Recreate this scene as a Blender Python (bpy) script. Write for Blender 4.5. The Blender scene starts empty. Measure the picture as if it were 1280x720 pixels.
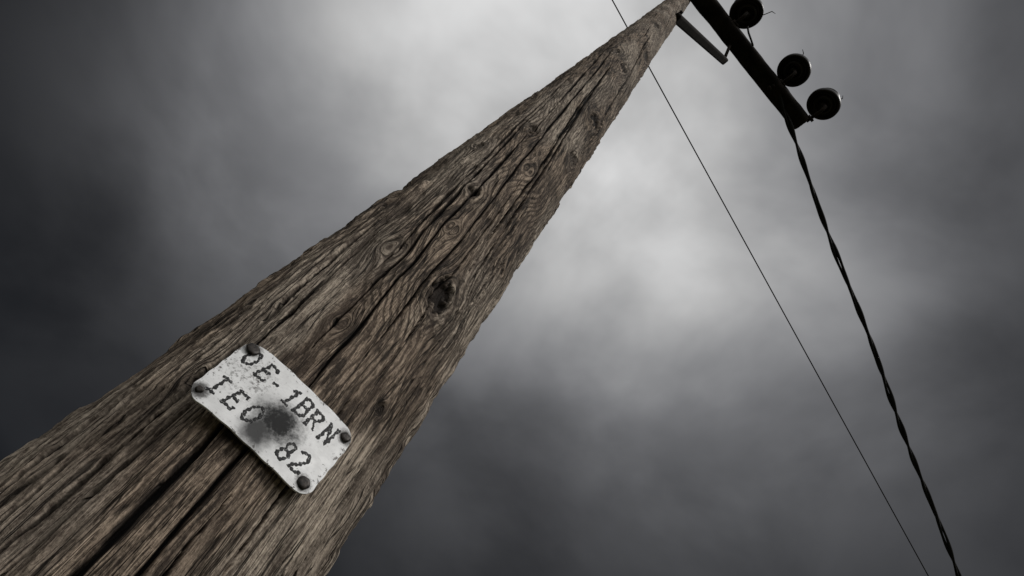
import bpy, math, random
import numpy as np
from mathutils import Vector, Matrix
random.seed(4)
scene = bpy.context.scene
CAM_Z = 1.5
R = math.radians

# ---------------------------------------------------------------- helpers
def mesh_obj(name, verts, faces, mat=None, parent=None, smooth=True):
    me = bpy.data.meshes.new(name)
    me.from_pydata([tuple(v) for v in verts], [], faces)
    me.update()
    ob = bpy.data.objects.new(name, me)
    scene.collection.objects.link(ob)
    if mat: me.materials.append(mat)
    if smooth:
        for p in me.polygons: p.use_smooth = True
    if parent: ob.parent = parent
    return ob

def tube_geo(path, rad, seg=8, vo=0, closed=False):
    path = [Vector(p) for p in path]
    n = len(path); V = []; F = []
    prev = None
    for i, p in enumerate(path):
        if closed:
            t = path[(i+1) % n]-path[i-1]
        else:
            t = path[min(i+1, n-1)]-path[max(i-1, 0)]
        t.normalize()
        if prev is None:
            a = Vector((0, 0, 1)) if abs(t.z) < .9 else Vector((1, 0, 0))
            nrm = (a - t*a.dot(t)).normalized()
        else:
            nrm = (prev - t*prev.dot(t)).normalized()
        prev = nrm
        b = t.cross(nrm)
        r = rad[i] if hasattr(rad, '__len__') else rad
        for k in range(seg):
            an = 2*math.pi*k/seg
            V.append(p + nrm*(r*math.cos(an)) + b*(r*math.sin(an)))
    m = n if closed else n-1
    for i in range(m):
        j = (i+1) % n
        for k in range(seg):
            k2 = (k+1) % seg
            F.append((vo+i*seg+k, vo+i*seg+k2, vo+j*seg+k2, vo+j*seg+k))
    if not closed:
        F.append(tuple(vo+k for k in range(seg))[::-1])
        F.append(tuple(vo+(n-1)*seg+k for k in range(seg)))
    return V, F

def join_geo(parts):
    V = []; F = []
    for v, f in parts:
        o = len(V); V += list(v); F += [tuple(i+o for i in ff) for ff in f]
    return V, F

def lathe_geo(profile, seg=40, M=None):
    V = []; F = []
    for (r, z) in profile:
        for k in range(seg):
            a = 2*math.pi*k/seg
            v = Vector((r*math.cos(a), r*math.sin(a), z))
            V.append(M @ v if M else v)
    for i in range(len(profile)-1):
        for k in range(seg):
            k2 = (k+1) % seg
            F.append((i*seg+k, i*seg+k2, (i+1)*seg+k2, (i+1)*seg+k))
    return V, F

# numpy value noise
def _h(i, j, seed):
    n = (i.astype(np.int64)*374761393 + j.astype(np.int64)*668265263 + seed*1442695041) & 0xffffffff
    n = ((n ^ (n >> 13))*1274126177) & 0xffffffff
    n = n ^ (n >> 16)
    return (n & 0xffff)/65535.0
def vnoise(x, y, seed=0):
    x0 = np.floor(x); y0 = np.floor(y)
    fx = x-x0; fy = y-y0
    fx = fx*fx*(3-2*fx); fy = fy*fy*(3-2*fy)
    a = _h(x0, y0, seed); b = _h(x0+1, y0, seed); c = _h(x0, y0+1, seed); d = _h(x0+1, y0+1, seed)
    return (a*(1-fx)+b*fx)*(1-fy) + (c*(1-fx)+d*fx)*fy
def fbm(x, y, seed=0, o=3):
    s = 0; a = .5; t = 0
    for k in range(o):
        s = s + a*vnoise(x*2**k+17.3*k, y*2**k-9.1*k, seed+k*7); t += a; a *= .5
    return s/t
def sstep(x, a, b):
    t = np.clip((x-a)/(b-a), 0, 1); return t*t*(3-2*t)

# node helper
class NT:
    def __init__(s, nt): s.nt = nt; s.L = nt.links
    def n(s, typ, **kw):
        nd = s.nt.nodes.new(typ)
        for k, v in kw.items():
            if k.startswith('i_'):
                key = k[2:]
                key = int(key) if key.isdigit() else key.replace('_', ' ')
                s.set(nd.inputs[key], v)
            else: setattr(nd, k, v)
        return nd
    def set(s, inp, v):
        if isinstance(v, bpy.types.NodeSocket): s.L.new(v, inp)
        else: inp.default_value = v
    def m(s, op, a, b=None, c=None, clamp=False):
        nd = s.nt.nodes.new('ShaderNodeMath'); nd.operation = op; nd.use_clamp = clamp
        s.set(nd.inputs[0], a)
        if b is not None: s.set(nd.inputs[1], b)
        if c is not None: s.set(nd.inputs[2], c)
        return nd.outputs[0]
    def vm(s, op, a, b=None, out=0):
        nd = s.nt.nodes.new('ShaderNodeVectorMath'); nd.operation = op
        s.set(nd.inputs[0], a)
        if b is not None: s.set(nd.inputs[1], b)
        return nd.outputs[out]
    def mr(s, v, a, b, c=0., d=1., smooth=True):
        nd = s.nt.nodes.new('ShaderNodeMapRange')
        if smooth: nd.interpolation_type = 'SMOOTHSTEP'
        for i, x in enumerate((v, a, b, c, d)): s.set(nd.inputs[i], x)
        return nd.outputs[0]
    def mix(s, f, a, b, mode='MIX'):
        nd = s.nt.nodes.new('ShaderNodeMix'); nd.data_type = 'RGBA'; nd.blend_type = mode
        s.set(nd.inputs[0], f); s.set(nd.inputs[6], a); s.set(nd.inputs[7], b)
        return nd.outputs[2]
    def noise(s, vec, scale, detail=2., rough=.5, dist=0., dim='3D'):
        nd = s.nt.nodes.new('ShaderNodeTexNoise'); nd.noise_dimensions = dim
        s.set(nd.inputs['Vector'], vec); nd.inputs['Scale'].default_value = scale
        nd.inputs['Detail'].default_value = detail; nd.inputs['Roughness'].default_value = rough
        nd.inputs['Distortion'].default_value = dist
        return nd.outputs[0]
    def mul(s, vec, t):
        return s.vm('MULTIPLY', vec, t)
def new_mat(name):
    m = bpy.data.materials.new(name); m.use_nodes = True
    nt = NT(m.node_tree); b = m.node_tree.nodes['Principled BSDF']
    return m, nt, b
def col(r, g, b): return (r, g, b, 1.)

# ---------------------------------------------------------------- materials
def wood_material():
    m, t, b = new_mat('weathered_wood')
    g = t.n('ShaderNodeAttribute', attribute_name='grain').outputs['Vector']
    k = t.n('ShaderNodeAttribute', attribute_name='mask').outputs['Vector']
    lo = t.n('ShaderNodeAttribute', attribute_name='low').outputs['Vector']
    crack, knot, flake = t.n('ShaderNodeSeparateXYZ', i_0=k).outputs
    ringc, blot, fig = t.n('ShaderNodeSeparateXYZ', i_0=lo).outputs
    def N(sx, sy, det, ro, off=0.):
        return t.noise(t.vm('ADD', t.mul(g, (sx, sy, 1)), (off, off*.7, 0)), 1, det, ro, 0, '2D')
    fibre = N(560, 50, 3, .65)
    fibre2 = N(150, 12, 4, .68, 7.)
    streak = N(40, 2.2, 3, .6, 3.)
    speck = N(300, 190, 3, .7, 13.)
    blot2 = N(38, 7.5, 5, .72, 21.)
    jit = t.m('MULTIPLY', t.m('SUBTRACT', fibre2, .5), .007)
    ring = t.m('SINE', t.m('MULTIPLY', t.m('ADD', ringc, jit), 2*math.pi*88))
    ring = t.mr(ring, -.1, 1, 0, 1)
    ringd = t.m('MULTIPLY', t.m('MULTIPLY', ring, fig), t.mr(fibre2, .3, .55, .6, 1))
    h1 = t.m('ABSOLUTE', t.m('SUBTRACT', N(46, 1.3, 3, .55, 31.), .5))
    hair = t.m('MULTIPLY', t.mr(h1, .0, .018, 1, 0), t.mr(blot2, .36, .48, .35, 1))
    h2 = t.m('ABSOLUTE', t.m('SUBTRACT', N(120, 7.0, 2, .6, 43.), .52))
    hair = t.m('MAXIMUM', hair, t.m('MULTIPLY', t.mr(h2, .0, .03, .75, 0), t.mr(streak, .45, .6)))
    v = t.m('ADD', t.m('MULTIPLY', fibre, .26), t.m('ADD', t.m('MULTIPLY', fibre2, .32), t.m('ADD', t.m('MULTIPLY', streak, .22), t.m('MULTIPLY', speck, .20))))
    v = t.mr(v, .38, .61, 0, 1)
    c = t.mix(v, col(.070, .053, .041), col(.60, .505, .405))
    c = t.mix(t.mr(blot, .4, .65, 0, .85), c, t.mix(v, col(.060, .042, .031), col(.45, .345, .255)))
    c = t.mix(t.m('MULTIPLY', ringd, .78), c, col(.058, .041, .031))
    dk = t.m('ADD', blot2, t.m('MULTIPLY', t.m('SUBTRACT', fibre2, .5), -.45))
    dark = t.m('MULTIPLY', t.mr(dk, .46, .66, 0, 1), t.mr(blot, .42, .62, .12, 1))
    c = t.mix(t.m('MULTIPLY', dark, .88), c, col(.026, .020, .016))
    c = t.mix(t.m('MULTIPLY', flake, .38), c, col(.045, .033, .026))
    c = t.mix(t.m('MULTIPLY', hair, .92), c, col(.012, .009, .007))
    c = t.mix(knot, c, t.mix(fibre2, col(.006, .005, .004), col(.035, .025, .02)))
    c = t.mix(crack, c, col(.004, .003, .003))
    t.set(b.inputs['Base Color'], c)
    b.inputs['Roughness'].default_value = .9
    b.inputs['Specular IOR Level'].default_value = .2
    hgt = t.m('ADD', t.m('MULTIPLY', fibre, .6), t.m('ADD', t.m('MULTIPLY', fibre2, 1.3), t.m('MULTIPLY', speck, .45)))
    hgt = t.m('SUBTRACT', hgt, t.m('MULTIPLY', hair, 1.3))
    hgt = t.m('SUBTRACT', hgt, t.m('MULTIPLY', ringd, .5))
    bp = t.n('ShaderNodeBump', i_Height=hgt); bp.inputs['Strength'].default_value = 1.
    bp.inputs['Distance'].default_value = .0028
    t.set(b.inputs['Normal'], bp.outputs[0])
    return m

def simple_mat(name, c1, c2, scale=8., rough=.7, metal=0., bump=.003, stretch=(1, 1, 1), detail=4, spec=.5):
    m, t, b = new_mat(name)
    tc = t.n('ShaderNodeTexCoord').outputs['Object']
    n = t.noise(t.mul(tc, stretch), scale, detail, .6)
    f = t.mr(n, .35, .65)
    t.set(b.inputs['Base Color'], t.mix(f, col(*c1), col(*c2)))
    b.inputs['Roughness'].default_value = rough
    b.inputs['Metallic'].default_value = metal
    b.inputs['Specular IOR Level'].default_value = spec
    bp = t.n('ShaderNodeBump', i_Height=n); bp.inputs['Distance'].default_value = bump
    bp.inputs['Strength'].default_value = .6
    t.set(b.inputs['Normal'], bp.outputs[0])
    return m

WOOD = wood_material()
ARM = simple_mat('creosoted_timber', (.008, .006, .005), (.022, .017, .014), 6, .95, 0, .004, (1, 1, 1), spec=.15)
IRON = simple_mat('rusty_iron', (.010, .008, .007), (.025, .017, .013), 30, .85, 0, spec=.2)
GLAZE = simple_mat('brown_glazed_porcelain', (.008, .006, .006), (.015, .011, .009), 12, .42, 0, .0005, spec=.25)
CABLE = simple_mat('black_cable_sheath', (.008, .008, .008), (.016, .015, .015), 20, .8, spec=.2)
NAIL = simple_mat('blackened_nail', (.010, .009, .008), (.045, .036, .030), 250, .5, .4, .0006)

# ---------------------------------------------------------------- utility pole
utility_pole = bpy.data.objects.new('utility_pole', None)
scene.collection.objects.link(utility_pole)
PX, PY = -.162, .732
FACE = math.atan2(-PY, -PX)      # world angle of pole side facing the camera
R0 = .153
def rad(z): return .1545*(1-(z-1.8)/30.)

def build_shaft():
    ph = np.concatenate([np.linspace(-180, -84, 40, endpoint=False), np.linspace(-84, 84, 400, endpoint=False), np.linspace(84, 180, 41)])
    ph = np.radians(ph)
    zs = list(np.arange(-.3, 1.55, .012)); z = 1.55
    while z < 11.9:
        zs.append(z); z += .0027 + max(0, z-2.9)*.0045
    zs = np.array(zs)
    P, Z = np.meshgrid(ph, zs)
    TW = R(15.)
    S = R0*(P + TW*(Z-2.1))
    def sc(phd, z): return R0*(R(phd)+TW*(z-2.1))
    # phi, z, radius, core darkness
    knots = [(17.7, 2.385, .026, 1.0), (31, 3.79, .036, 1.0), (37, 3.36, .028, .6), (-14.7, 2.72, .014, .9),
             (-24, 2.40, .022, 0.0), (-6, 2.55, .016, 0.0), (5, 3.00, .018, .2), (-20, 3.25, .018, .5), (33, 2.13, .007, .3),
             (-42, 2.0, .012, .4), (-45, 3.0, .015, .6), (47, 2.65, .014, .4), (10, 4.7, .03, .9), (-25, 4.9, .03, .6),
             (35, 5.5, .035, .9), (0, 6.6, .035, .8), (110, 2.6, .02, 1), (-120, 3.4, .02, 1), (170, 2.0, .02, 1), (-12, 2.18, .012, .0)]
    S2 = S.copy(); core = np.zeros_like(S); kdisp = np.zeros_like(S); near = np.zeros_like(S)
    wob = (fbm(S*25, Z*12, 5)-.5)*.014
    for (a, kz, kr, kd) in knots:
        st = 2.1 + .5*max(0, kz-2.8)
        ds = S - sc(a, kz) + wob; dz = (Z-kz)/st
        r2 = ds*ds+dz*dz
        S2 -= ds*kr*kr*1.15/(r2+kr*kr*.4)*np.exp(-r2/(kr*4.5)**2)
        near = np.maximum(near, np.exp(-r2/(kr*3.4)**2))
        rr = np.sqrt(ds*ds + (dz*1.15)**2)/kr + (fbm(S*110, Z*70, 11)-.5)*1.1
        core = np.maximum(core, kd*sstep(rr, 1.05, .65))
        core = np.maximum(core, .7*kd*sstep(np.abs(rr-1.4), .2, .02))
        kdisp += -.010*kd*sstep(rr, 1.0, .4) + .003*kd*np.exp(-((rr-1.25)/.5)**2)
    crack = np.zeros_like(S)
    rng = random.Random(21)
    cr = [(sc(-16, 1.88), 1.2, 2.06, .0034), (sc(-3, 2.09), 2.02, 3.2, .0028), (sc(-16, 2.3), 2.1, 3.9, .0024),
          (sc(24, 2.6), 2.45, 3.9, .0026), (sc(6, 2.3), 2.15, 3.6, .0018), (sc(-40, 2.0), 1.5, 2.5, .0024),
          (sc(20, 1.8), 1.3, 2.12, .0014), (sc(0, 1.85), 1.5, 1.99, .0024), (sc(38, 2.1), 1.6, 2.9, .0014), (sc(-30, 1.8), 1.4, 2.45, .0022),
          (sc(10, 3.3), 3.0, 4.6, .0036), (sc(-10, 3.5), 3.1, 5., .0036), (sc(-27, 2.7), 2.3, 4.2, .0028), (sc(14, 2.9), 2.6, 4.4, .0028),
          (sc(40, 4.0), 3.4, 5.6, .004), (sc(-30, 4.0), 3.6, 5.4, .004), (sc(8, 1.7), 1.3, 1.9, .0018), (sc(-50, 1.8), 1.3, 2.3, .002)]
    for i in range(110):
        z0 = rng.uniform(.2, 10.5) if i % 3 else rng.uniform(1.4, 3.5)
        L = rng.uniform(.25, 1.2)
        cr.append((rng.uniform(-math.pi, math.pi)*R0 + R0*TW*(z0-2.1), z0, z0+L, rng.uniform(.0006, .0017)*(1+.5*max(0, z0-3))))
    jag = (fbm(S*70, Z*30, 31)-.5)*.0030 + (fbm(S*10, Z*8, 33)-.5)*.004
    Scr = S*.7 + S2*.3      # long checks run straighter than the figure
    zero = Z*0
    for i, (s0, za, zb, w) in enumerate(cr):
        lo_, hi_ = np.searchsorted(zs, [za, zb])
        if hi_ <= lo_: continue
        sl = slice(lo_, hi_)
        z_ = Z[sl]
        u = np.clip((z_-za)/(zb-za), 0, 1)
        env = np.clip(np.minimum(u, 1-u)*5, 0, 1)**.6*(.45+1.1*vnoise(z_*12, zero[sl]+i, 3))
        d = np.abs(Scr[sl] + jag[sl] - s0 - (vnoise(z_*1.6, zero[sl]+i*3.7, 41)-.5)*.010)
        ww = w*env+1e-6
        crack[sl] = np.maximum(crack[sl], np.where(env > .02, sstep(d/ww, 1.5, .5), 0))
    flk = fbm(S2*22+3, Z*4.3, 77, 4)
    flake = sstep(flk, .555, .58)
    flake2 = sstep(fbm(S2*40+9, Z*7.1, 99, 4), .60, .63)
    D = (fbm(S*7+50, Z*1.3, 9)-.5)*.014
    D += (fbm(S*48, Z*4.5, 15, 3)-.5)*.0042
    D += (fbm(S2*170, Z*16, 25, 2)-.5)*.0024
    D += (fbm(S*120, Z*60, 27, 2)-.5)*.0012
    D += -.0018*flake - .0014*flake2 + kdisp - .011*crack
    phd = np.degrees(P)
    slab = sstep(phd + 8*(vnoise(Z*6, zero, 4)-.5), -40, -50)*sstep(Z + .25*(vnoise(phd/7., zero, 8)-.5), 2.62, 2.59)*sstep(phd, -140, -120)
    D += .0085*slab
    slab2 = sstep(phd, 52, 60)*sstep(phd, 130, 120)*sstep(Z + .2*(vnoise(phd/6., zero, 18)-.5), 2.12, 2.10)
    D += .004*slab2
    edge = sstep(np.abs(phd), 45, 72)
    D += edge*(sstep(fbm(S*40, Z*9, 55), .52, .60))*.0038
    D += edge*(fbm(S*60, Z*40, 57)-.5)*.005
    RR = rad(Z) + D
    A = FACE + P
    X = PX + RR*np.cos(A); Y = PY + RR*np.sin(A)
    nz, npx = Z.shape
    co = np.stack([X, Y, Z], -1).reshape(-1, 3).astype(np.float32)
    idx = np.arange(nz*npx).reshape(nz, npx)
    q = np.stack([idx[:-1, :-1], idx[:-1, 1:], idx[1:, 1:], idx[1:, :-1]], -1).reshape(-1, 4)
    me = bpy.data.meshes.new('shaft')
    me.vertices.add(len(co)); me.vertices.foreach_set('co', co.ravel())
    me.loops.add(q.size); me.loops.foreach_set('vertex_index', q.ravel().astype(np.int32))
    me.polygons.add(len(q)); me.polygons.foreach_set('loop_start', np.arange(0, q.size, 4, dtype=np.int32))
    me.polygons.foreach_set('use_smooth', np.ones(len(q), dtype=bool))
    me.update(calc_edges=True)
    at = me.attributes.new('grain', 'FLOAT_VECTOR', 'POINT')
    at.data.foreach_set('vector', np.stack([S2, Z, zero], -1).reshape(-1).astype(np.float32))
    at = me.attributes.new('mask', 'FLOAT_VECTOR', 'POINT')
    at.data.foreach_set('vector', np.stack([crack, np.clip(core, 0, 1), np.maximum(flake, flake2*.8)], -1).reshape(-1).astype(np.float32))
    ringc = S2 + .095*fbm(S2*8, Z*3.2, 61, 2) + .012*fbm(S2*50, Z*18, 63, 2)
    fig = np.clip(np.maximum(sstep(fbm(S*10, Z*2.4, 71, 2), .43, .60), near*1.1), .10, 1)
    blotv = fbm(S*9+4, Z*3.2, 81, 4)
    stain_shade = np.exp(-(((P+R(20))/R(24))**2 + ((Z-1.86)/.12)**2)) + .7*np.exp(-(((P-R(8))/R(14))**2 + ((Z-2.16)/.12)**2))
    stain_shade += .9*sstep(P, R(-34), R(-66))  # left-side shade of the pole, painted into the wood colour
    blotv = np.clip(blotv + .16*stain_shade, 0, 1)
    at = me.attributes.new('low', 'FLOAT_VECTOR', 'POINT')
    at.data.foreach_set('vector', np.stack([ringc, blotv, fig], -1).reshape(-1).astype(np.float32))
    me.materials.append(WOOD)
    ob = bpy.data.objects.new('shaft', me); scene.collection.objects.link(ob); ob.parent = utility_pole
    V = [(PX+rad(11.8)*.96*math.cos(a), PY+rad(11.8)*.96*math.sin(a), 11.84+.02*math.cos(a*3)) for a in np.linspace(0, 2*math.pi, 40, endpoint=False)]
    mesh_obj('pole_top', V+[(PX, PY, 11.88)], [(i, (i+1) % 40, 40) for i in range(40)], ARM, utility_pole)
build_shaft()

# crossarm -----------------------------------------------------------
AZ = CAM_Z+9.5
A0 = Vector((.08, .6, AZ)); AD = Vector((1.92, .59, 0)).normalized(); AP = Vector((AD.y, -AD.x, 0))
def armpt(al, pe, h=0): return A0 + AD*al + AP*pe + Vector((0, 0, h))
def crossarm():
    hw = .118; seg = 28; V = []; F = []
    xs = np.concatenate([[-2.5, -2.495, -2.48, -2.45], np.linspace(-2.4, 1.96, 110), [1.985, 2.0, 2.008, 2.01]])
    for i, x in enumerate(xs):
        e = min(abs(x+2.5), abs(x-2.01))
        sc = 1 - .22*max(0, 1-e/.04)**2
        for k in range(seg):
            a = 2*math.pi*k/seg; c, s = math.cos(a), math.sin(a)
            n = 3.6
            r = hw*sc/((abs(c)**n+abs(s)**n)**(1/n))
            r += float((vnoise(np.array([x*2.1]), np.array([k*.9]), 3)[0]-.5)*.016 + (vnoise(np.array([x*11]), np.array([k*.9]), 5)[0]-.5)*.008)
            V.append(armpt(x, r*c - .005, r*s))
    n = len(xs)
    for i in range(n-1):
        for k in range(seg):
            F.append((i*seg+k, i*seg+(k+1) % seg, (i+1)*seg+(k+1) % seg, (i+1)*seg+k))
    F.append(tuple(range(seg))[::-1]); F.append(tuple((n-1)*seg+k for k in range(seg)))
    mesh_obj('crossarm', V, F, ARM, utility_pole)
crossarm()

def flat_bar(name, a, b, w, th, side, mat):
    a = Vector(a); b = Vector(b); t = (b-a).normalized(); s = Vector(side); s = (s-t*s.dot(t)).normalized(); nn = t.cross(s)
    V = []
    for p in (a, a+(b-a)*.5, b):
        for (i, j) in ((-1, -1), (1, -1), (1, 1), (-1, 1)):
            V.append(p+s*(w*.5*i)+nn*(th*.5*j))
    F = [(0, 3, 2, 1), (8, 9, 10, 11)]
    for o in (0, 4):
        for k in range(4): F.append((o+k, o+(k+1) % 4, o+4+(k+1) % 4, o+4+k))
    ob = mesh_obj(name, V, F, mat, utility_pole, smooth=False)
    bv = ob.modifiers.new('b', 'BEVEL'); bv.width = th*.2; bv.segments = 2
    return ob
flat_bar('crossarm_brace', (-.07, .66, CAM_Z+6.7), (.70, 1.02, CAM_Z+9.12), .06, .09, (1, .3, 0), ARM)
flat_bar('crossarm_brace', (-.22, .66, CAM_Z+7.6), (-.95, .52, CAM_Z+9.38), .075, .02, (1, .3, 0), IRON)
V, F = join_geo([tube_geo([armpt(.62, -.05, -.02), (.67, .97, CAM_Z+9.06)], .02, 10),
                 tube_geo([armpt(-.32, .16, 0), armpt(-.32, -.30, 0)], .018, 10),
                 tube_geo([armpt(-.32, .14, 0), armpt(-.32, .10, 0)], .045, 6),
                 tube_geo([(-.07, .665, CAM_Z+6.8), (-.05, .60, CAM_Z+6.8)], .018, 10)])
mesh_obj('through_bolts', V, F, IRON, utility_pole)

# insulators -----------------------------------------------------------
prof = [(0.0, -.085), (.035, -.085), (.045, -.07), (.05, -.02), (.085, .0), (.09, -.06), (.105, -.075), (.125, -.06), (.13, -.01),
        (.165, .0), (.178, -.045), (.198, -.055), (.212, -.03), (.214, .01), (.19, .055), (.14, .085), (.12, .10), (.135, .12), (.165, .135),
        (.17, .155), (.145, .19), (.10, .21), (.085, .225), (.09, .25), (.105, .265), (.10, .29), (.06, .315), (0, .32)]
def insulator(al, pe, h, tilt, sc=1.0, tail=None):
    c = armpt(al, pe, h)
    M = Matrix.Translation(c) @ Matrix.Rotation(tilt[0], 4, 'X') @ Matrix.Rotation(tilt[1], 4, 'Y') @ Matrix.Scale(sc, 4)
    V, F = lathe_geo(prof, 48, M)
    mesh_obj('insulator', V, F, GLAZE, utility_pole)
    br = [tube_geo([armpt(al, .06, -.02), armpt(al, pe*.8, -.03), armpt(al, pe, .0), c+Vector((0, 0, -.02)), c+Vector((0, 0, .1))], .022, 10)]
    br.append(tube_geo([armpt(al, .10, -.02), armpt(al, .135, -.02)], .05, 6))
    if tail: br.append(tube_geo([c+Vector(p) for p in tail], [.006]*(len(tail)-1)+[.003], 6))
    V, F = join_geo(br)
    mesh_obj('insulator_pin', V, F, IRON, utility_pole)
insulator(.474, .28, .2, (R(16), R(-14)), .97, [(.1, 0, .0), (.2, -.08, .02), (.26, -.16, .02), (.31, -.16, 0)])
insulator(1.434, .30, .2, (R(12), R(14)), .97, [(-.02, -.16, .0), (-.03, -.22, .02), (-.07, -.25, .03)])
insulator(2.02, .33, .2, (R(18), R(12)), .97, [(.1, -.10, .0), (.15, -.17, .02), (.13, -.20, .03)])
V, F = tube_geo([armpt(.60, .2, -.05), armpt(.66, .17, -.12), armpt(.76, .14, -.14), armpt(.82, .12, -.1)], .012, 8)
mesh_obj('jumper_wire', V, F, CABLE, utility_pole)

# ---------------------------------------------------------------- lines
def cable_path(P0, P1, n, sag):
    P0 = Vector(P0); P1 = Vector(P1)
    return [P0.lerp(P1, i/n) + Vector((0, 0, -4*sag*(i/n)*(1-i/n))) for i in range(n+1)]
S0 = Vector((1.46, 1.02, CAM_Z+9.42)); S1 = Vector((6.97, 4.57, CAM_Z+7.70))
E = S0 + (S1-S0)*3.4
NB = 1000
base = cable_path(S0, E, NB, .10)
parts = []
T = (E-S0).normalized(); Nn = T.cross(Vector((0, 0, 1))).normalized(); B = T.cross(Nn)
for k in range(2):
    pts = []; ph = math.pi*k
    for i, p in enumerate(base):
        l = i*(E-S0).length/NB
        a = ph + l*2*math.pi/1.15 + .9*math.sin(l*1.3)
        rr = .0165 + .003*math.sin(l*3.1+1)
        w = Vector((0, 0, .022*math.sin(l*1.6)+.012*math.sin(l*3.7))) + Nn*(.012*math.sin(l*2.2+.5))
        pts.append(p+Nn*(rr*math.cos(a))+B*(rr*math.sin(a))+w)
    parts.append(tube_geo(pts, [.0185+.003*math.sin(i*.35) for i in range(len(pts))], 8))
V, F = join_geo(parts)
power_line = mesh_obj('power_line', V, F, CABLE)
V, F = join_geo([tube_geo([armpt(1.36, .02, -.13), S0+Vector((0, 0, .03)), S0+Vector((.04, .02, -.02))], .022, 8),
                 tube_geo([armpt(1.36, -.03, -.06), armpt(1.36, -.03, -.16)], .03, 8)])
mesh_obj('cable_clamp', V, F, IRON, utility_pole)

T0 = Vector((-1.06, 1.35, CAM_Z+10.98)); T1 = Vector((8.8, 6.3, CAM_Z+10.1))
V, F = tube_geo(cable_path(T0-(T1-T0)*1.5, T0+(T1-T0)*3.0, 200, .55), .010, 6)
for v in V: v.z += .52
mesh_obj('power_line', V, F, CABLE)

# ---------------------------------------------------------------- ID plate
def plate_h(x, y):
    return -1.05*x*x + .0009*math.sin(x*55+1)*math.cos(y*60) - .0012*math.exp(-((x-.07)**2+(y-.045)**2)/.0003)
NAILS = [(-.069, .042), (.070, .041), (.067, -.040), (-.071, -.041)]
def plate_material():
    m, t, b = new_mat('worn_white_enamel')
    tc = t.n('ShaderNodeTexCoord').outputs['Object']
    sx = t.n('ShaderNodeSeparateXYZ', i_0=tc); x, y = sx.outputs[0], sx.outputs[1]
    n1 = t.noise(tc, 60, 4, .65); n2 = t.noise(tc, 240, 4, .7)
    scr = t.noise(t.mul(tc, (60, 900, 1)), 1, 3, .6)
    c = t.mix(t.mr(n1, .35, .7), col(.93, .93, .93), col(.80, .80, .80))
    c = t.mix(t.mr(scr, .60, .70, 0, .35), c, col(.42, .41, .40))
    def blob(cx, cy, rx, ry):
        dx = t.m('DIVIDE', t.m('SUBTRACT', x, cx), rx); dy = t.m('DIVIDE', t.m('SUBTRACT', y, cy), ry)
        return t.m('SQRT', t.m('ADD', t.m('MULTIPLY', dx, dx), t.m('MULTIPLY', dy, dy)))
    sc = t.m('MULTIPLY', t.mr(blob(-.050, .010, .038, .038), .2, 1.1, 1, 0), t.mr(n2, .50, .60))
    c = t.mix(t.m('MULTIPLY', sc, .65), c, col(.14, .13, .125))
    rim = t.m('MAXIMUM', t.m('DIVIDE', t.m('ABSOLUTE', x), .079), t.m('DIVIDE', t.m('ABSOLUTE', y), .0525))
    chips = t.mr(t.m('ADD', n2, t.mr(rim, .85, 1.0, 0, .08)), .655, .70)
    c = t.mix(t.m('MULTIPLY', chips, .85), c, col(.06, .047, .04))
    d = t.m('ADD', blob(.007, -.009, .030, .026), t.m('ADD', t.m('MULTIPLY', t.m('SUBTRACT', n1, .5), 1.1), t.m('MULTIPLY', t.m('SUBTRACT', n2, .5), .5)))
    d2 = t.m('ADD', blob(-.002, -.034, .020, .022), t.m('MULTIPLY', t.m('SUBTRACT', n1, .5), 1.4))
    sm = t.m('MAXIMUM', t.mr(d, .35, 1.30, 1, 0), t.mr(d2, .3, 1.3, .92, 0))
    sm = t.m('POWER', sm, .7)
    c = t.mix(t.m('MULTIPLY', sm, .985), c, t.mix(n2, col(.006, .006, .007), col(.026, .026, .027)))
    for (nx, ny) in NAILS:
        g = t.mr(t.m('ADD', blob(nx, ny, .012, .012), t.m('MULTIPLY', t.m('SUBTRACT', n2, .5), 1.0)), .5, 1.1, .9, 0)
        c = t.mix(g, c, col(.022, .017, .014))
    t.set(b.inputs['Base Color'], c)
    t.set(b.inputs['Roughness'], t.m('MAXIMUM', t.mr(n1, .3, .7, .42, .6), t.m('MULTIPLY', sm, .95)))
    hb = t.m('SUBTRACT', t.m('MULTIPLY', n1, .5), t.m('MULTIPLY', chips, .6))
    bp = t.n('ShaderNodeBump', i_Height=hb); bp.inputs['Distance'].default_value = .0006; bp.inputs['Strength'].default_value = .7
    t.set(b.inputs['Normal'], bp.outputs[0])
    return m
WHT = plate_material()
plate_sign = bpy.data.objects.new('metal_identification_sign', None); scene.collection.objects.link(plate_sign)
paz = R(-13.3)
nd = Vector((-math.sin(paz), -math.cos(paz), 0))
xd = Vector((0, 0, 1)).cross(nd).normalized()
TILT = R(-1.5)
MW = Matrix((( xd.x, 0, nd.x, -nd.x*.584), (xd.y, 0, nd.y, -nd.y*.584), (0, 1, 0, CAM_Z+.491), (0, 0, 0, 1))) @ Matrix.Rotation(TILT, 4, 'Z')
plate_sign.matrix_world = MW
W, H, CR = .0795, .0530, .017
def sheet():
    nx, ny = 80, 56; V = []; F = []
    for j in range(ny+1):
        tt = j/ny; y = -H*math.cos(math.pi*tt)
        e = max(0, abs(y)-(H-CR)); w = W-CR+math.sqrt(max(0, CR*CR-e*e))
        w += .0004*math.sin(y*300)
        for i in range(nx+1):
            x = -w*math.cos(math.pi*i/nx)
            yy = y + .0004*math.sin(x*210)*abs(y)/H
            V.append((x, yy, plate_h(x, yy)))
    for j in range(ny):
        for i in range(nx):
            a = j*(nx+1)+i; F.append((a, a+1, a+nx+2, a+nx+1))
    ob = mesh_obj('plate', V, F, WHT, plate_sign)
    so = ob.modifiers.new('s', 'SOLIDIFY'); so.thickness = .0024; so.offset = -1
    return ob
sheet()
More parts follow.
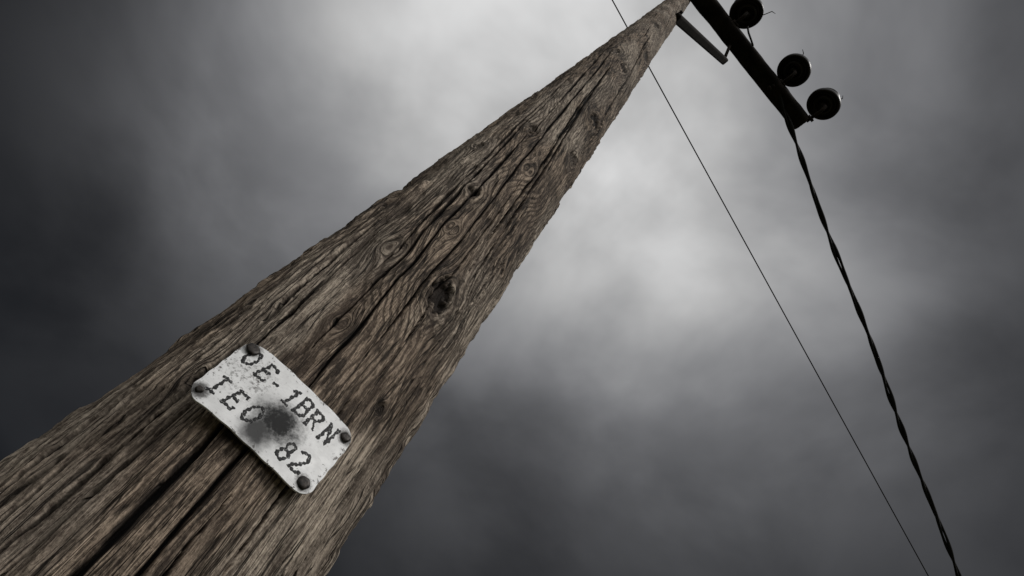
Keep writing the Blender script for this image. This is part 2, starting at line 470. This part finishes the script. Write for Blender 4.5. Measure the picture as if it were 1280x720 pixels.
def arc(cx, cy, rx, ry, a0, a1, n=18):
    return [(cx+rx*math.cos(R(a0+(a1-a0)*i/n)), cy+ry*math.sin(R(a0+(a1-a0)*i/n))) for i in range(n+1)]
GL = {
 'O': [arc(.36, .5, .30, .46, 0, 360)],
 'E': [[(.12, 0), (.12, 1)], [(0, 0), (.66, 0), (.68, .2)], [(0, 1), (.62, 1), (.64, .82)], [(.12, .52), (.46, .52)], [(.46, .42), (.46, .62)]],
 '1': [[(.32, 0), (.32, 1), (.08, .8)], [(.08, 0), (.56, 0)]],
 'I': [[(.32, 0), (.32, 1)], [(.05, 0), (.6, 0)], [(.05, 1), (.6, 1)]],
 'B': [[(.12, 0), (.12, 1)], [(0, 1)]+arc(.38, .77, .24, .23, 90, -90)+[(.12, .54)], arc(.38, .27, .28, .27, 90, -90)+[(0, 0)]],
 'R': [[(.12, 0), (.12, 1)], [(0, 1)]+arc(.38, .75, .25, .25, 90, -90)+[(.12, .5)], [(.36, .5), (.62, .02), (.74, 0)], [(0, 0), (.26, 0)]],
 'N': [[(.12, 0), (.12, 1), (.6, 0), (.6, 1)], [(0, 0), (.24, 0)], [(.48, 1), (.72, 1)], [(0, 1), (.12, 1)]],
 '8': [arc(.35, .75, .21, .24, 0, 360), arc(.35, .26, .27, .27, 0, 360)],
 '2': [arc(.34, .73, .25, .27, 160, -30)+[(.05, .02), (.64, .02), (.66, .16)]],
 '-': [[(.1, .2), (.45, .2)]], '.': [[(.1, 0), (.16, .03)]],
}
def paint_mat():
    m, t, b = new_mat('worn_black_lettering')
    tc = t.n('ShaderNodeTexCoord').outputs['Object']
    n2 = t.noise(tc, 420, 4, .7)
    c = t.mix(t.mr(n2, .58, .65), col(.008, .008, .009), col(.45, .45, .445))
    t.set(b.inputs['Base Color'], c); b.inputs['Roughness'].default_value = .7
    return m
PAINT = paint_mat()
def letters():
    rows = [('O', -.071, .0195), ('E', -.050, .0175), ('-', -.030, .019), ('1', -.011, .0145), ('B', .006, .0140), ('R', .0245, .0130), ('N', .045, .0125),
            ('I', -.070, -.0345), ('E', -.050, -.0350), ('O', -.028, -.0355), ('8', .024, -.0395), ('2', .042, -.0390), ('.', .0600, -.039)]
    parts = []
    rg = random.Random(3)
    for ch, x0, y0 in rows:
        sc = .0255*rg.uniform(.94, 1.08); rot = R(rg.uniform(-5, 5))
        y0 += rg.uniform(-.0006, .0006)
        for st in GL[ch]:
            pts = []; dense = []
            for a, b in zip(st[:-1], st[1:]):
                n = max(1, int(math.dist(a, b)/.045))
                dense += [(a[0]+(b[0]-a[0])*i/n, a[1]+(b[1]-a[1])*i/n) for i in range(n)]
            dense.append(st[-1])
            rads = []
            f1, f2 = rg.uniform(0, 6), rg.uniform(0, 6)
            for (a, b) in dense:
                a2 = a*.80+.14*b; x = x0+sc*(a2*math.cos(rot)-b*math.sin(rot)); y = y0+sc*(a2*math.sin(rot)+b*math.cos(rot))
                x += .0005*math.sin(y*700+f1); y += .0005*math.sin(x*650+f2)
                pts.append((x, y, 0)); rads.append(.00175*(1+.33*math.sin(x*1300+y*700+f1)+.20*math.sin(x*2900-y*2300+f2)))
            rads[0] *= .8; rads[-1] *= .8
            v, f = tube_geo(pts, rads, 8)
            v = [Vector((p.x, p.y, p.z*.12+plate_h(p.x, p.y)+.0001)) for p in v]
            parts.append((v, f))
    V, F = join_geo(parts)
    mesh_obj('lettering', V, F, PAINT, plate_sign)
letters()
for i, (nx, ny) in enumerate(NAILS):
    rr = [.0080, .0062, .0070, .0040][i]; h0 = plate_h(nx, ny)
    pr = [(0, -.02), (rr*.35, -.02), (rr*.35, 0.0), (rr, .0003), (rr*1.02, .0014), (rr*.85, .0026), (rr*.5, .0034), (rr*.3, .0030), (0, .0036)]
    V, F = lathe_geo(pr, 24, Matrix.Translation((nx, ny, h0)) @ Matrix.Rotation(R(6*(i-1.5)), 4, 'X'))
    V = [v + Vector((.0004*math.sin(v.y*900), .0004*math.cos(v.x*1100), 0)) for v in V]
    mesh_obj('nail', V, F, NAIL, plate_sign)

# ---------------------------------------------------------------- ground
def ground():
    n = 90; V = []; F = []
    g = np.sign(np.linspace(-1, 1, n+1))*np.abs(np.linspace(-1, 1, n+1))**4*2500
    for y in g:
        for x in g:
            d = math.hypot(x-PX, y-PY)
            V.append((x, y, 0 if d < .8 else float(.10*(vnoise(np.array([x*.7]), np.array([y*.7]), 1)[0]-.5)*min(1, d-.8))))
    for j in range(n):
        for i in range(n):
            a = j*(n+1)+i; F.append((a, a+1, a+n+2, a+n+1))
    m, t, b = new_mat('rough_grass')
    tc = t.n('ShaderNodeTexCoord').outputs['Object']
    n1 = t.noise(tc, 1.2, 4, .6); n2 = t.noise(tc, 40, 3, .7)
    c = t.mix(t.mr(n2, .35, .65), col(.04, .055, .02), col(.12, .12, .06))
    c = t.mix(t.mr(n1, .5, .65), c, col(.13, .10, .07))
    t.set(b.inputs['Base Color'], c); b.inputs['Roughness'].default_value = .95
    bp = t.n('ShaderNodeBump', i_Height=n2); bp.inputs['Distance'].default_value = .04
    t.set(b.inputs['Normal'], bp.outputs[0])
    mesh_obj('ground', V, F, m)
ground()

# ---------------------------------------------------------------- sky / light
SUN_EL, SUN_AZ = 46., 130.     # azimuth clockwise from +Y
w = bpy.data.worlds.new('World'); scene.world = w; w.use_nodes = True
t = NT(w.node_tree); nodes = w.node_tree.nodes
bg = nodes['Background']; out = nodes['World Output']
sky = t.n('ShaderNodeTexSky', sky_type='NISHITA', sun_disc=False)
sky.sun_elevation = R(SUN_EL); sky.sun_rotation = R(SUN_AZ)
t.set(bg.inputs[0], sky.outputs[0]); bg.inputs[1].default_value = .06
d = t.n('ShaderNodeTexCoord').outputs['Generated']
d = t.vm('NORMALIZE', d)
sx = t.n('ShaderNodeSeparateXYZ', i_0=d)
dn = t.m('ADD', t.m('MAXIMUM', sx.outputs[2], 0), .35)
pl = t.n('ShaderNodeCombineXYZ', i_0=t.m('DIVIDE', sx.outputs[0], dn), i_1=t.m('DIVIDE', sx.outputs[1], dn), i_2=0.).outputs[0]
wn = t.n('ShaderNodeTexNoise', i_Vector=pl); wn.inputs['Scale'].default_value = 2.0; wn.inputs['Detail'].default_value = 1
pw = t.vm('ADD', pl, t.vm('MULTIPLY', t.vm('SUBTRACT', wn.outputs['Color'], (.5, .5, .5)), (.22, .22, .22)))
n1 = t.noise(pw, 3.6, 5, .48)
n2 = t.noise(t.vm('ADD', pw, (5.3, 2.1, 0.)), 1.9, 2, .5)
def glow(v, k):
    dt = t.vm('DOT_PRODUCT', d, Vector(v).normalized(), out=1)
    return t.m('EXPONENT', t.m('MULTIPLY', t.m('SUBTRACT', dt, 1.), k))
L = t.m('MULTIPLY', glow((-.190, .235, .95), 26), .47)
L = t.m('ADD', L, t.m('MULTIPLY', glow((.155, .330, .93), 30), .48))
L = t.m('ADD', L, t.m('MULTIPLY', glow((-.03, .03, 1.), 26), .24))
L = t.m('ADD', L, t.m('MULTIPLY', glow((-.32, .43, .84), 45), .16))
L = t.m('ADD', L, t.m('MULTIPLY', glow((.2, .40, .90), 8), .05))
L = t.m('ADD', L, .010)
mod = t.m('MULTIPLY', t.mr(n1, .3, .7, .60, 1.32), t.mr(n2, .3, .7, .78, 1.2))
L = t.m('MULTIPLY', L, mod)
back_fill = t.mr(t.m('MULTIPLY', sx.outputs[1], -1), .2, .8, 0, 1)  # unseen sky behind camera, brightened as added front fill for pole and sign
L = t.m('ADD', L, t.m('MULTIPLY', back_fill, t.mr(n1, .3, .7, .6, 1.1)))
cc = t.mix(t.mr(L, .05, .5), col(.97, .98, 1.03), col(1, 1, 1))
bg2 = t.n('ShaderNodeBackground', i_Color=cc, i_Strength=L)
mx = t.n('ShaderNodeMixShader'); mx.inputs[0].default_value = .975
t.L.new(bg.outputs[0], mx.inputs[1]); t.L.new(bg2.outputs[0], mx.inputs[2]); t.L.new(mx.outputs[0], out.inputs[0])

sl = bpy.data.lights.new('sun', 'SUN'); sl.energy = 1.5; sl.angle = R(10); sl.color = (1, .975, .94)
so = bpy.data.objects.new('sun', sl); scene.collection.objects.link(so)
sd = Vector((math.sin(R(SUN_AZ))*math.cos(R(SUN_EL)), math.cos(R(SUN_AZ))*math.cos(R(SUN_EL)), math.sin(R(SUN_EL))))
so.rotation_euler = sd.to_track_quat('Z', 'Y').to_euler()
so.location = (3, -4, 12)

# ---------------------------------------------------------------- camera
cd = bpy.data.cameras.new('camera'); cam = bpy.data.objects.new('camera', cd); scene.collection.objects.link(cam)
cd.sensor_width = 36; cd.lens = 36*853/1280; cd.clip_end = 6000; cd.clip_start = .02
th = R(30.5); rho = R(32.6)
Fw = Vector((0, math.sin(th), math.cos(th))); U0 = Vector((0, -math.cos(th), math.sin(th))); R0v = Vector((1, 0, 0))
ex = R0v*math.cos(rho) + U0*math.sin(rho); ey = -R0v*math.sin(rho) + U0*math.cos(rho); ez = -Fw
cam.matrix_world = Matrix(((ex.x, ey.x, ez.x, 0), (ex.y, ey.y, ez.y, 0), (ex.z, ey.z, ez.z, CAM_Z), (0, 0, 0, 1)))
scene.camera = cam
scene.view_settings.view_transform = 'Standard'; scene.view_settings.look = 'None'; scene.view_settings.exposure = 0
